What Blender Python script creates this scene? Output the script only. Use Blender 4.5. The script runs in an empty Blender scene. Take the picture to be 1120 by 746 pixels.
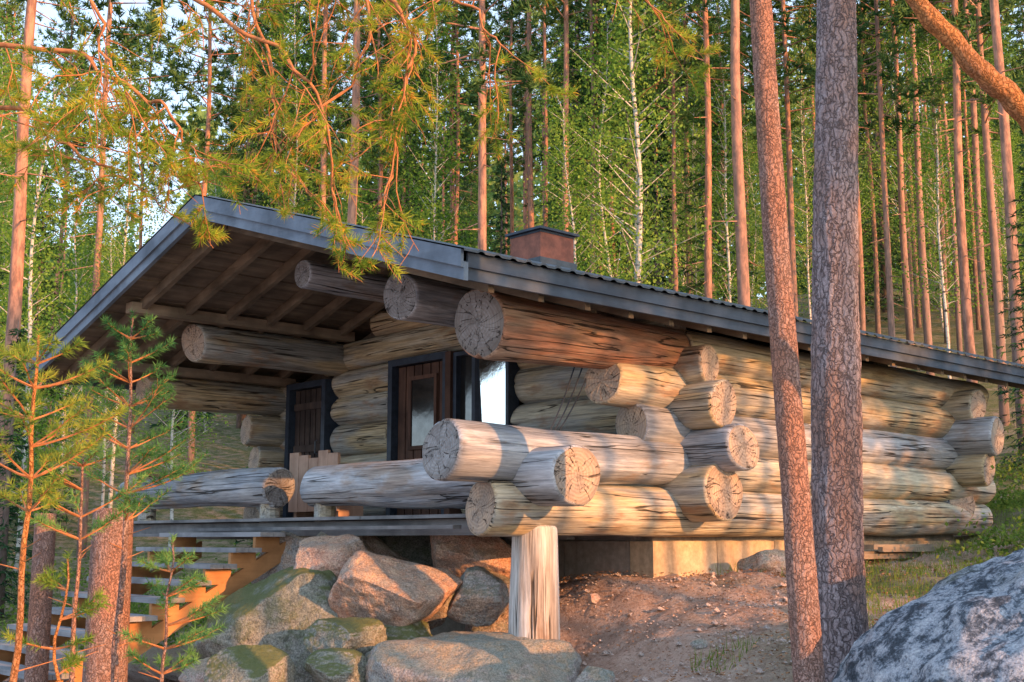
import bpy, math, random, bmesh
from mathutils import Vector, noise
PI=math.pi
SC=bpy.context.scene; COL=SC.collection
R=random.Random(11)
F=1340.0; TH=math.radians(9.2); CT,ST=math.cos(TH),math.sin(TH)
def at(px,py,Y):
    x=(px-560)/F; y=(373-py)/F
    yd=CT-y*ST; zd=ST+y*CT
    return Vector((x/yd*Y, Y, zd/yd*Y))
# ---------- mesh builder
class MB:
    def __init__(s): s.v=[]; s.f=[]; s.m=[]
    def add(s,vs,fs,m=0):
        o=len(s.v); s.v.extend([tuple(p) for p in vs])
        for f in fs: s.f.append(tuple(i+o for i in f)); s.m.append(m)
    def box(s,x0,x1,y0,y1,z0,z1,m=0):
        s.add([(x0,y0,z0),(x1,y0,z0),(x1,y1,z0),(x0,y1,z0),(x0,y0,z1),(x1,y0,z1),(x1,y1,z1),(x0,y1,z1)],
              [(0,3,2,1),(4,5,6,7),(0,1,5,4),(1,2,6,5),(2,3,7,6),(3,0,4,7)],m)
    def hexa(s,p,m=0):
        s.add(p,[(0,3,2,1),(4,5,6,7),(0,1,5,4),(1,2,6,5),(2,3,7,6),(3,0,4,7)],m)
    def tube(s,pts,rad,n=6,m=0,cap=True):
        pts=[Vector(p) for p in pts]; o=len(s.v); k=len(pts)
        up=Vector((.31,.17,.93))
        for i,p in enumerate(pts):
            d=(pts[min(i+1,k-1)]-pts[max(i-1,0)])
            if d.length<1e-6: d=Vector((0,0,1))
            d.normalize()
            a=d.cross(up)
            if a.length<.1: a=d.cross(Vector((1,0,0)))
            a.normalize(); b=d.cross(a)
            r=rad[i] if isinstance(rad,(list,tuple)) else rad
            for j in range(n):
                t=2*PI*j/n; s.v.append(tuple(p+a*(r*math.cos(t))+b*(r*math.sin(t))))
        for i in range(k-1):
            for j in range(n):
                j2=(j+1)%n
                s.f.append((o+i*n+j,o+i*n+j2,o+(i+1)*n+j2,o+(i+1)*n+j)); s.m.append(m)
        if cap:
            s.f.append(tuple(o+j for j in range(n))[::-1]); s.m.append(m)
            s.f.append(tuple(o+(k-1)*n+j for j in range(n))); s.m.append(m)
    def mesh(s,name,mats,smooth=False):
        me=bpy.data.meshes.new(name); me.from_pydata(s.v,[],s.f)
        for mt in (mats if isinstance(mats,(list,tuple)) else [mats]): me.materials.append(mt)
        me.polygons.foreach_set('material_index',s.m)
        if smooth: me.polygons.foreach_set('use_smooth',[True]*len(s.f))
        me.update(); return me
    def build(s,name,mats,parent=None,smooth=False,loc=None,rot=None):
        return link(name,s.mesh(name,mats,smooth),parent,loc,rot)
def link(name,me,parent=None,loc=None,rot=None,scale=None):
    o=bpy.data.objects.new(name,me); COL.objects.link(o)
    if parent: o.parent=parent
    if loc is not None: o.location=loc
    if rot is not None: o.rotation_euler=rot
    if scale is not None: o.scale=scale
    return o
def tag(o,label=None,cat=None,group=None,kind=None):
    if label: o['label']=label
    if cat: o['category']=cat
    if group: o['group']=group
    if kind: o['kind']=kind
    return o
def empty(name,loc,rz=0,label=None,cat=None,group=None):
    o=bpy.data.objects.new(name,None); COL.objects.link(o); o.location=loc; o.rotation_euler=(0,0,rz)
    return tag(o,label,cat,group)
# ---------- materials
class NT:
    def __init__(s,name):
        s.mat=bpy.data.materials.new(name); s.mat.use_nodes=True; s.nt=s.mat.node_tree
        s.bs=s.nt.nodes['Principled BSDF']; s.out=s.nt.nodes['Material Output']
        s.tc=s.nt.nodes.new('ShaderNodeTexCoord'); s.oi=s.nt.nodes.new('ShaderNodeObjectInfo')
        s.bs.inputs['Roughness'].default_value=.85
        s.bs.inputs['Specular IOR Level'].default_value=.25
    def n(s,t,**k):
        nd=s.nt.nodes.new(t)
        for a,b in k.items(): setattr(nd,a,b)
        return nd
    def set(s,inp,v):
        if isinstance(v,bpy.types.NodeSocket): s.nt.links.new(v,inp)
        else: inp.default_value=v
    def math(s,op,a,b=0.0):
        m=s.n('ShaderNodeMath',operation=op); s.set(m.inputs[0],a); s.set(m.inputs[1],b)
        return m.outputs[0]
    def coord(s,scale=(1,1,1),rand=True,base='Object'):
        v=s.tc.outputs[base]
        if rand:
            c=s.n('ShaderNodeCombineXYZ'); r=s.math('MULTIPLY',s.oi.outputs['Random'],37.0)
            for i in range(3): s.set(c.inputs[i],r)
            a=s.n('ShaderNodeVectorMath',operation='ADD'); s.set(a.inputs[0],v); s.set(a.inputs[1],c.outputs[0]); v=a.outputs[0]
        m=s.n('ShaderNodeVectorMath',operation='MULTIPLY'); s.set(m.inputs[0],v); m.inputs[1].default_value=scale
        return m.outputs[0]
    def noise(s,co,scale=1,detail=6,rough=.6,dist=0.):
        n=s.n('ShaderNodeTexNoise'); s.set(n.inputs['Vector'],co); n.inputs['Scale'].default_value=scale
        n.inputs['Detail'].default_value=detail; n.inputs['Roughness'].default_value=rough; n.inputs['Distortion'].default_value=dist
        return n.outputs['Fac']
    def vor(s,co,scale=1,feature='DISTANCE_TO_EDGE'):
        n=s.n('ShaderNodeTexVoronoi',feature=feature); s.set(n.inputs['Vector'],co); n.inputs['Scale'].default_value=scale
        return n.outputs['Distance']
    def ramp(s,fac,stops,interp='LINEAR'):
        n=s.n('ShaderNodeValToRGB'); s.set(n.inputs[0],fac); cr=n.color_ramp; cr.interpolation=interp
        while len(cr.elements)<len(stops): cr.elements.new(.5)
        for e,(p,c) in zip(cr.elements,stops):
            e.position=p; e.color=(c[0],c[1],c[2],1) if not isinstance(c,(int,float)) else (c,c,c,1)
        return n.outputs[0]
    def mix(s,f,a,b,mode='MIX'):
        n=s.n('ShaderNodeMix',data_type='RGBA',blend_type=mode); s.set(n.inputs[0],f)
        s.set(n.inputs[6],a if isinstance(a,bpy.types.NodeSocket) else (*a,1)); s.set(n.inputs[7],b if isinstance(b,bpy.types.NodeSocket) else (*b,1))
        return n.outputs[2]
    def bump(s,h,strength=.5,dist=.02,prev=None):
        n=s.n('ShaderNodeBump'); s.set(n.inputs['Height'],h); n.inputs['Strength'].default_value=abs(strength); n.inputs['Distance'].default_value=dist
        n.invert=strength<0
        if prev is not None: s.set(n.inputs['Normal'],prev)
        return n.outputs[0]
    def done(s,col,nrm=None,rough=None):
        s.set(s.bs.inputs['Base Color'],col if isinstance(col,bpy.types.NodeSocket) else (*col,1))
        if nrm is not None: s.set(s.bs.inputs['Normal'],nrm)
        if rough is not None: s.set(s.bs.inputs['Roughness'],rough)
        return s.mat
    def sep(s):
        n=s.n('ShaderNodeSeparateXYZ'); s.set(n.inputs[0],s.tc.outputs['Object']); return n.outputs
def m_log(name,c1,c2,c3,dark=(.09,.075,.06),c4=(.34,.20,.11)):
    t=NT(name)
    g=t.noise(t.coord((.5,9,9)),1,6,.62,.25)
    big=t.noise(t.coord((.6,2.2,2.2)),1.3,3,.5)
    big=t.math('ADD',big,t.math('MULTIPLY',t.math('SUBTRACT',t.oi.outputs['Random'],.5),.14))
    col=t.mix(t.ramp(big,[(.43,0),(.55,1)]),c1,c2)
    st=t.noise(t.coord((.35,4,4)),1.0,5,.62,.3)
    col=t.mix(t.ramp(st,[(.49,0),(.60,1)]),col,c3)
    col=t.mix(t.ramp(st,[(.34,.55),(.45,0)]),col,tuple(k*.42 for k in c2))
    pt=t.noise(t.coord((.8,2.,2.)),1.6,4,.65)
    col=t.mix(t.ramp(pt,[(.55,0),(.66,.7)]),col,c4)
    col=t.mix(t.ramp(g,[(.32,.75),(.41,.22),(.52,0)]),col,dark)
    ck=t.noise(t.coord((.13,6.,6.)),1.7,2,.5,.15)
    msk=t.ramp(t.noise(t.coord((.5,1.5,1.5)),2.,1),[(.44,0),(.52,1)])
    ck2=t.math('MULTIPLY',t.ramp(t.math('ABSOLUTE',t.math('SUBTRACT',ck,.5)),[(0,1),(.007,.8),(.015,0)]),msk)
    col=t.mix(t.math('MULTIPLY',ck2,.88),col,(.022,.018,.014))
    fine=t.noise(t.coord((2.5,48,48)),1,4,.7)
    col=t.mix(.6,col,t.ramp(fine,[(.32,.18),(.68,.82)]),'OVERLAY')
    b=t.bump(ck2,-1,.035); b=t.bump(g,.5,.03,b); b=t.bump(fine,.45,.008,b)
    return t.done(col,b)
def m_end(name,c1,c2):
    t=NT(name); x=t.sep()
    r=t.math('SQRT',t.math('ADD',t.math('MULTIPLY',x[1],x[1]),t.math('MULTIPLY',x[2],x[2])))
    nz=t.noise(t.coord((1,1,1)),6,4,.6)
    rr=t.math('ADD',t.math('MULTIPLY',r,190.),t.math('MULTIPLY',nz,14.))
    rings=t.math('ADD',t.math('MULTIPLY',t.math('SINE',rr),.5),.5)
    ang=t.math('ARCTAN2',x[1],x[2])
    cb=t.n('ShaderNodeCombineXYZ'); t.set(cb.inputs[0],t.math('SINE',ang)); t.set(cb.inputs[1],t.math('COSINE',ang)); t.set(cb.inputs[2],t.math('MULTIPLY',t.oi.outputs['Random'],30.))
    a2=t.n('ShaderNodeVectorMath',operation='ADD'); t.set(a2.inputs[0],cb.outputs[0]); t.set(a2.inputs[1],t.coord((2.,2.,2.)))
    an=t.noise(a2.outputs[0],2.3,2.5,.6)
    crack=t.ramp(t.math('ABSOLUTE',t.math('SUBTRACT',an,.5)),[(0,1),(.004,.7),(.011,0)])
    blot=t.noise(t.coord((1,1,1)),5.,6,.72)
    col=t.mix(t.ramp(blot,[(.40,0),(.60,1)]),c1,c2)
    col=t.mix(t.math('MULTIPLY',rings,.3),col,(.17,.12,.085))
    col=t.mix(t.ramp(r,[(.19,0),(.27,.45)]),col,(.14,.12,.10))
    col=t.mix(t.math('MULTIPLY',crack,.75),col,(.03,.024,.018))
    b=t.bump(crack,-1,.03); b=t.bump(rings,.3,.005,b); b=t.bump(blot,.6,.025,b)
    return t.done(col,b)
def m_plank(name,c1,c2,axis=0,sc=1.):
    t=NT(name); s=[12,12,12]; s[axis]=.8
    g=t.noise(t.coord(tuple(k*sc for k in s)),1,6,.65,.3)
    col=t.mix(t.ramp(g,[(.3,0),(.7,1)]),c1,c2)
    bl=t.noise(t.coord((1,1,1)),1.7,4)
    col=t.mix(t.ramp(bl,[(.4,0),(.65,.7)]),col,tuple(k*.4 for k in c1))
    return t.done(col,t.bump(g,.5,.012))
def m_bark(name,c1,c2,c3,sc=1.,bz=.35,depth=.02):
    t=NT(name)
    wob=t.n('ShaderNodeTexNoise'); t.set(wob.inputs['Vector'],t.coord((1,1,1))); wob.inputs['Scale'].default_value=9*sc; wob.inputs['Detail'].default_value=4
    a=t.n('ShaderNodeVectorMath',operation='MULTIPLY_ADD'); t.set(a.inputs[0],wob.outputs['Color']); a.inputs[1].default_value=(.10,.10,.22); t.set(a.inputs[2],t.coord((1,1,bz)))
    e=t.vor(a.outputs[0],24*sc); e2=t.vor(a.outputs[0],60*sc)
    pl=t.ramp(e,[(0,0),(.10,.7),(.35,1)]); pl2=t.ramp(e2,[(0,0),(.2,1)])
    nz=t.noise(t.coord((1,1,.6)),12*sc,6,.75)
    col=t.mix(t.ramp(nz,[(.38,0),(.6,1)]),c1,c2)
    big=t.noise(t.coord((1,1,.5)),2.6,4,.6)
    col=t.mix(t.ramp(big,[(.46,0),(.6,1)]),col,c3)
    col=t.mix(pl,tuple(k*.36 for k in c1),col)
    col=t.mix(t.math('MULTIPLY',t.math('SUBTRACT',1.,pl2),.45),col,tuple(k*.45 for k in c1))
    b=t.bump(pl,.8,depth); b=t.bump(pl2,.5,depth*.4,b); b=t.bump(nz,.7,.014,b)
    return t.done(col,b)
def m_bgbark(name,low,high,z0=1.,z1=7.):
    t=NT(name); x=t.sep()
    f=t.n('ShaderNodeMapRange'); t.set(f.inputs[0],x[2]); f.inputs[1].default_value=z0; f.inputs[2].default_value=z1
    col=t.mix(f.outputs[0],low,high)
    n=t.noise(t.coord((1,1,.35)),9,3,.7)
    col=t.mix(t.ramp(n,[(.40,.7),(.6,0)]),col,tuple(k*.35 for k in low))
    col=t.mix(t.math('MULTIPLY',t.oi.outputs['Random'],.45),col,(.26,.20,.18))
    return t.done(col)
def m_birch(name):
    t=NT(name); n=t.noise(t.coord((3,3,9)),1.4,3,.6)
    return t.done(t.ramp(n,[(.36,(.03,.03,.028)),(.44,(.5,.49,.45)),(.7,(.62,.6,.56))]))
def m_leaf(name,dark,mid,light,sc=.9,tr=.35,orange=None):
    t=NT(name)
    n=t.noise(t.coord((1,1,1)),sc,1,.5); f=t.noise(t.coord((1,1,1)),sc*14,1,.5)
    v=t.math('ADD',t.math('MULTIPLY',n,.6),t.math('MULTIPLY',f,.4))
    v=t.math('ADD',v,t.math('MULTIPLY',t.math('SUBTRACT',t.oi.outputs['Random'],.5),.16))
    col=t.ramp(v,[(.36,dark),(.5,mid),(.64,light)])
    if orange: col=t.mix(t.ramp(f,[(.6,0),(.66,1)]),col,orange)
    t.nt.nodes.remove(t.bs)
    df=t.n('ShaderNodeBsdfDiffuse'); t.set(df.inputs[0],col)
    if tr:
        tl=t.n('ShaderNodeBsdfTranslucent'); t.set(tl.inputs[0],col)
        mx=t.n('ShaderNodeMixShader'); mx.inputs[0].default_value=tr
        t.nt.links.new(df.outputs[0],mx.inputs[1]); t.nt.links.new(tl.outputs[0],mx.inputs[2]); t.nt.links.new(mx.outputs[0],t.out.inputs[0])
    else: t.nt.links.new(df.outputs[0],t.out.inputs[0])
    return t.mat
def m_rock(name,c1,c2,c3,moss=.0,lich=.3,sc=1.):
    t=NT(name)
    n=t.noise(t.coord((1,1,1)),2.2*sc,7,.65); n2=t.noise(t.coord((1,1,1)),5*sc,6,.7); sp=t.noise(t.coord((1,1,1)),60*sc,2,.7)
    col=t.mix(t.ramp(n,[(.42,0),(.56,1)]),c1,c2)
    col=t.mix(t.ramp(n2,[(.50,0),(.58,.9)]),col,c3)
    col=t.mix(.6,col,t.ramp(sp,[(.35,.18),(.65,.82)]),'OVERLAY')
    lc=t.noise(t.coord((1,1,1)),9*sc,5,.75)
    col=t.mix(t.ramp(lc,[(.64-lich*.2,0),(.68-lich*.2,lich)]),col,(.48,.48,.43))
    col=t.mix(t.ramp(lc,[(.36,.6),(.42,0)]),col,tuple(k*.4 for k in c1))
    ge=t.n('ShaderNodeNewGeometry'); sx=t.n('ShaderNodeSeparateXYZ'); t.set(sx.inputs[0],ge.outputs['Normal'])
    mo=t.math('MULTIPLY',t.ramp(t.math('ADD',t.math('MULTIPLY',sx.outputs[2],.5),t.math('MULTIPLY',n,.8)),[(.58,0),(.74,1)]),moss)
    col=t.mix(mo,col,(.11,.13,.045))
    b=t.bump(n2,.9,.08); b=t.bump(lc,.5,.03,b); b=t.bump(sp,.5,.012,b)
    return t.done(col,b)
def m_flat(name,c,rough=.6,metal=0.,nz=.25,sc=8.,spec=.3):
    t=NT(name); n=t.noise(t.coord((1,1,1)),sc,5,.65)
    col=t.mix(t.ramp(n,[(.35,0),(.7,1)]),tuple(k*(1-nz) for k in c),tuple(min(1,k*(1+nz)) for k in c))
    t.bs.inputs['Metallic'].default_value=metal; t.bs.inputs['Specular IOR Level'].default_value=spec
    return t.done(col,t.bump(n,.2,.005),rough)
M={}
M['log']=m_log('weathered_log_tan',(.48,.38,.23),(.37,.37,.34),(.53,.48,.36))
M['grey']=m_log('weathered_log_grey',(.26,.29,.33),(.37,.38,.39),(.46,.49,.53),(.07,.065,.06),(.32,.25,.19))
M['red']=m_log('weathered_log_reddish',(.42,.20,.12),(.31,.21,.16),(.40,.30,.23))
M['end']=m_end('sawn_log_end',(.55,.42,.31),(.38,.32,.27))
M['enddark']=m_end('sawn_log_end_grey',(.33,.34,.35),(.20,.20,.205))
M['plank']=m_plank('deck_plank',(.14,.145,.155),(.29,.29,.29),1)
M['plankx']=m_plank('beam_plank',(.23,.18,.13),(.38,.31,.22),0)
M['plankz']=m_plank('door_board',(.085,.05,.04),(.17,.09,.06),2)
M['doordark']=m_plank('dark_door_board',(.05,.04,.04),(.11,.08,.065),2)
M['soffit']=m_plank('roof_board',(.11,.09,.07),(.24,.195,.14),0,.8)
M['rafter']=m_plank('rafter_wood',(.14,.11,.08),(.26,.21,.15),1,.8)
M['stair']=m_plank('stair_wood',(.22,.23,.25),(.38,.39,.41),1)
M['string']=m_plank('sunlit_stringer_wood',(.46,.22,.09),(.58,.30,.13),0)  # orange of the low sun put into the stringer colour
M['bench']=m_plank('bench_wood',(.42,.27,.20),(.58,.40,.30),2)
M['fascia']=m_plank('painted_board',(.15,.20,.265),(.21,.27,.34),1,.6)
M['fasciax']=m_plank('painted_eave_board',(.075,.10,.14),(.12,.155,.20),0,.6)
M['metal']=m_flat('roof_metal',(.08,.095,.11),.5,.2,.2)
M['chim']=m_flat('chimney_sheet',(.26,.085,.05),.5,.1,.4,5)
M['frame']=m_flat('dark_frame_paint',(.035,.05,.075),.5,0,.3)
M['glass']=m_flat('window_glass',(.90,.93,.97),.05,1.,.02)
M['glass2']=m_flat('door_glass',(.16,.16,.165),.1,.9,.15)
def m_conc(name,a,b):
    t=NT(name)
    n=t.noise(t.coord((1,1,1)),1.2,6,.6); n2=t.noise(t.coord((1,1,1)),14,5,.7); dr=t.noise(t.coord((3,3,.4)),1.5,4,.6)
    c=t.mix(t.ramp(n,[(.35,0),(.65,1)]),a,b); c=t.mix(t.ramp(dr,[(.5,0),(.65,.5)]),c,tuple(k*.6 for k in a)); c=t.mix(.35,c,t.ramp(n2,[(.35,.25),(.65,.75)]),'OVERLAY')
    return t.done(c,t.bump(n2,.35,.012))
M['conc']=m_conc('foundation_concrete',(.46,.36,.24),(.58,.46,.32))
M['concshade']=m_conc('shaded_foundation_concrete',(.26,.24,.21),(.33,.30,.26))  # foundation concrete with the front face's shade put into its colour
M['bark']=m_bark('pine_bark_grey',(.32,.25,.255),(.45,.39,.41),(.37,.24,.20))
M['bark2']=m_bark('pine_bark_reddish',(.42,.25,.20),(.46,.34,.31),(.50,.26,.18),1.4,.4,.014)
M['barko']=m_bark('pine_bark_orange',(.68,.29,.09),(.60,.27,.11),(.42,.22,.13),1.5,.5,.012)
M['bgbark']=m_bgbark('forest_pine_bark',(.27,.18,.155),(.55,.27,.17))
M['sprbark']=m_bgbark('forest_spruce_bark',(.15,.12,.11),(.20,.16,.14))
M['birch']=m_birch('birch_bark')
M['stump']=m_log('debarked_post',(.54,.53,.51),(.38,.34,.30),(.68,.68,.66),(.13,.10,.08),(.28,.19,.13))
M['pinef']=m_leaf('pine_needles_far',(.03,.08,.03),(.075,.15,.05),(.15,.24,.07),tr=0)
M['farf']=m_leaf('hill_foliage',(.07,.15,.05),(.13,.24,.08),(.22,.34,.11),.3,tr=0)
M['sprf']=m_leaf('spruce_needles_far',(.02,.06,.03),(.045,.11,.045),(.10,.18,.065),tr=0)
M['birf']=m_leaf('birch_leaves',(.09,.21,.035),(.18,.34,.06),(.31,.47,.09),.9,.45)
M['ndl']=m_leaf('pine_needles_near',(.13,.24,.035),(.28,.40,.05),(.50,.50,.07),2.,.4,(.62,.36,.06))
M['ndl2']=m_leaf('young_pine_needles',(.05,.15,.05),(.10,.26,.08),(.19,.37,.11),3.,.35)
M['ndl3']=m_leaf('young_pine_needles_lit',(.10,.20,.04),(.22,.34,.06),(.38,.42,.07),3.,.4)  # lighter, yellower needle copy: sunlight put into the colour
M['twig']=m_flat('twig_bark',(.42,.18,.075),.8,0,.35,20)
M['rockp']=m_rock('boulder_pink',(.58,.33,.23),(.42,.33,.28),(.60,.41,.30),.15,.3)
M['rockg']=m_rock('boulder_grey_green',(.20,.215,.185),(.28,.28,.25),(.15,.17,.12),.9,.35)
M['rockb']=m_rock('boulder_brown',(.42,.34,.30),(.33,.33,.32),(.48,.36,.28),.35,.45)
t=NT('lichen_granite')
n=t.noise(t.coord((1,1,1),False),3.2,8,.72,.3); n2=t.noise(t.coord((1,1,1),False),11,6,.75); s_=t.noise(t.coord((1,1,1),False),70,2,.7)
v=t.math('ADD',t.math('MULTIPLY',n,.4),t.math('MULTIPLY',n2,.6))
c=t.ramp(v,[(.43,(.05,.065,.085)),(.48,(.13,.16,.20)),(.51,(.32,.36,.42)),(.60,(.50,.53,.58))])
c=t.mix(t.ramp(t.noise(t.coord((1,1,1),False),1.1,4),[(.54,0),(.66,.5)]),c,(.13,.14,.08))
c=t.mix(.5,c,t.ramp(s_,[(.35,.2),(.65,.8)]),'OVERLAY')
M['slab']=t.done(c,t.bump(s_,.5,.012,t.bump(v,1.,.09)))
# ground
t=NT('forest_ground'); g=t.coord((1,1,1),False)
n=t.noise(g,.55,4,.6); n2=t.noise(g,3.,7,.7); n3=t.noise(g,26,5,.75); n4=t.noise(g,90,3,.7)
c=t.mix(t.ramp(n2,[(.42,0),(.58,1)]),(.44,.30,.23),(.60,.45,.37))
c=t.mix(t.ramp(n3,[(.38,.75),(.48,0)]),c,(.22,.13,.09))
c=t.mix(t.ramp(n4,[(.54,0),(.66,.6)]),c,(.70,.57,.49))
x=t.sep()
far=t.n('ShaderNodeMapRange'); t.set(far.inputs[0],x[1]); far.inputs[1].default_value=15.; far.inputs[2].default_value=21.
rt=t.n('ShaderNodeMapRange'); t.set(rt.inputs[0],x[0]); rt.inputs[1].default_value=1.4; rt.inputs[2].default_value=3.
mo=t.math('MAXIMUM',t.math('MULTIPLY',rt.outputs[0],t.ramp(n,[(.44,0),(.54,.85)])),t.math('MULTIPLY',far.outputs[0],t.ramp(n2,[(.38,.3),(.55,1)])))
c=t.mix(mo,c,t.mix(t.ramp(n3,[(.4,0),(.6,1)]),(.06,.07,.022),(.16,.18,.05)))
M['ground']=t.done(c,t.bump(n4,.6,.02,t.bump(n3,.8,.05,t.bump(n2,.7,.1))))
M['litter']=m_flat('dry_leaves',(.34,.18,.09),.8,0,.6,5)
M['pebble']=m_rock('pebble_stone',(.50,.38,.32),(.40,.35,.32),(.60,.47,.40),0,.2)
M['grassm']=m_leaf('grass_blades',(.07,.13,.025),(.15,.25,.05),(.26,.33,.07),3.,.4)
# ---------- terrain
def interp(y,p):
    if y<=p[0][0]: return p[0][1]
    for (a,b),(c,d) in zip(p,p[1:]):
        if y<=c: return b+(d-b)*(y-a)/(c-a)
    return p[-1][1]
def ss(t): t=max(0,min(1,t)); return t*t*(3-2*t)
BP=[(-80,-4),(0,-1.75),(6,-1.4),(9,-.95),(11,-.76),(13,-.42),(17,-.18),(22,.3),(30,1.8),(45,5.5),(70,12),(110,20),(200,30),(420,38)]
DP=[(0,.1),(8,.5),(11,1.05),(17,1.4),(30,2.2),(60,3),(420,3)]
def gz(x,y):
    xe=interp(y,[(11,2.6),(12.8,1.1),(16,1.1),(22,2.2)]); wd=interp(y,[(11,3.6),(12.8,2.4),(16,2.8),(22,3.6)])
    z=interp(y,BP)-ss((xe-x)/wd)*interp(y,DP)+(min(3.,.12*max(0,x-5)) if y>5 else 0.)
    z+=.10*noise.noise(Vector((x*.5,y*.5,1)))+.07*noise.noise(Vector((x*1.7,y*1.7,4)))
    if y>25: z+=.8*noise.noise(Vector((x*.06,y*.06,9)))*ss((y-25)/15)
    return z
def axis(c,lo,hi,st,half):
    a=[c]; s=st; x=c
    while x<hi:
        x+=s; a.append(x)
        if x-c>half: s*=1.13
    s=st; x=c; b=[]
    while x>lo:
        x-=s; b.append(x)
        if c-x>half: s*=1.13
    return b[::-1]+a
xs=axis(1,-260,260,.09,5); ys=axis(12,-80,420,.09,4.5)
m=MB(); nx=len(xs)
for y in ys:
    for x in xs:
        z=gz(x,y)
        if 5<y<20 and abs(x)<9: z+=.05*noise.noise(Vector((x*4,y*4,2)))+.04*noise.noise(Vector((x*9,y*9,2)))+.025*noise.noise(Vector((x*19,y*19,2)))
        m.v.append((x,y,z))
for j in range(len(ys)-1):
    for i in range(nx-1):
        m.f.append((j*nx+i,j*nx+i+1,(j+1)*nx+i+1,(j+1)*nx+i)); m.m.append(0)
tag(m.build('ground',M['ground'],None,True),kind='structure')
# ---------- cabin
OX,OY=-.42,10.; CR=math.atan2(.6807,.7325)
def W(a,b,z=0): return Vector((OX+.7325*a-.6807*b, OY+.6807*a+.7325*b, z))
def AB(x,y): x-=OX; y-=OY; return (.7325*x+.6807*y, -.6807*x+.7325*y)
cabin=empty('log_cabin',(OX,OY,0),CR,'low log cabin with grey weathered logs, dark roof and covered terrace on boulders','cabin')
def logmesh(L,r0,r1,seed,mats,sides=44,bend=.03,tilt=.2):
    rr=random.Random(seed); m=MB(); n=max(8,int(L/.10)); sd=seed*7.3
    cr=[(rr.randrange(sides),rr.uniform(-.2,.6)*L,rr.uniform(.3,1.2)*L,rr.uniform(.06,.12)) for _ in range(5)]
    kn=[(rr.random()*L,rr.random()*2*PI,rr.uniform(.06,.11)) for _ in range(int(L*1.3)+1)]
    tl=[(rr.uniform(-tilt,tilt),rr.uniform(-tilt,tilt)) for _ in range(2)]
    def rad(x,j):
        t=2*PI*j/sides; r=r0+(r1-r0)*x/L; c,s=math.cos(t),math.sin(t)
        f=1+.11*noise.noise(Vector((x*.6+sd,c*.8,s*.8)))+.035*noise.noise(Vector((x*1.6+sd,c*2.2,s*2.2)))+.014*noise.noise(Vector((x*.8+sd,c*8,s*8)))
        for (k,a,b,d) in cr:
            if j==k and a<x<b: f-=d*min(1,(x-a)*4,(b-x)*4)
        for (kx,ka,kr) in kn:
            dx=x-kx
            if abs(dx)<.3:
                da=(t-ka+PI)%(2*PI)-PI; f+=kr*.7*math.exp(-(dx*dx+(da*r)**2)/(kr*kr*.6))
        return r*f,c,s
    def ctr(x): return bend*noise.noise(Vector((x*.5+sd,3,3))),bend*noise.noise(Vector((x*.5+sd,8,3)))
    stations=[0,.015,.035]+[L*i/n for i in range(1,n)]+[L-.035,L-.015,L]
    stations=sorted(set(stations)); K=len(stations)
    for q,x in enumerate(stations):
        cy,cz=ctr(x)
        w0=max(0,1-x/.25) if L>.6 else 0; w1=max(0,1-(L-x)/.25) if L>.6 else 0
        for j in range(sides):
            r,c,s=rad(x,j)
            if q in (0,K-1): r-=.022
            elif q in (1,K-2): r-=.006
            xx=x+w0*(tl[0][0]*c+tl[0][1]*s)*r+w1*(tl[1][0]*c+tl[1][1]*s)*r
            m.v.append((xx,cy+r*c,cz+r*s))
    for i in range(K-1):
        for j in range(sides):
            j2=(j+1)%sides; m.f.append((i*sides+j,(i+1)*sides+j,(i+1)*sides+j2,i*sides+j2)); m.m.append(0)
    for e,base in ((0,0),(1,(K-1)*sides)):
        prev=[base+j for j in range(sides)]; x=stations[0 if e==0 else -1]; cy,cz=ctr(x)
        for fr in (.7,.35):
            o=len(m.v)
            for j in range(sides):
                p=m.v[base+j]; m.v.append((x+(p[0]-x)*fr+rr.uniform(-.003,.003),cy+(p[1]-cy)*fr,cz+(p[2]-cz)*fr))
            for j in range(sides):
                j2=(j+1)%sides; f=(prev[j],prev[j2],o+j2,o+j); m.f.append(f if e==0 else f[::-1]); m.m.append(1)
            prev=[o+j for j in range(sides)]
        o=len(m.v); m.v.append((x,cy,cz))
        for j in range(sides):
            f=(prev[j],prev[(j+1)%sides],o); m.f.append(f if e==0 else f[::-1]); m.m.append(1)
    me=m.mesh('log',mats,True)
    me.polygons.foreach_set('use_smooth',[k==0 for k in m.m])
    return me
seed=[1]
def ulog(a0,a1,b,z,r0,r1=None,mt='log',end='end',name='wall_log',par=cabin):
    seed[0]+=1; return link(name,logmesh(a1-a0,r0,r1 or r0,seed[0],[M[mt],M[end]]),par,(a0,b,z))
def vlog(b0,b1,a,z,r0,r1=None,mt='log',end='end',name='wall_log',par=cabin):
    seed[0]+=1; return link(name,logmesh(b1-b0,r0,r1 or r0,seed[0],[M[mt],M[end]]),par,(a,b0,z),(0,0,PI/2))
# long right wall (b=.8)
ulog(.92,10.4,.80,.29,.26,.235,'log')
ulog(.43,3.6,.78,.79,.285,.25,'grey','enddark'); ulog(3.61,10.5,.80,.73,.235,.225,'log')
ulog(2.99,10.3,.80,1.16,.25,.225,'grey')
ulog(2.57,10.4,.80,1.59,.245,.22)
ulog(.89,3.75,.80,1.98,.32,.25,'red','enddark',name='roof_plate_log')
ulog(3.76,10.5,.80,2.03,.235,.225)
# left wall
for k,z in enumerate((.3,.73,1.16,1.59)): ulog(3.1-.15*(k%2),10.3,8.35,z,.23)
ulog(1.3,10.3,8.35,2.05,.22,name='roof_plate_log')
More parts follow.
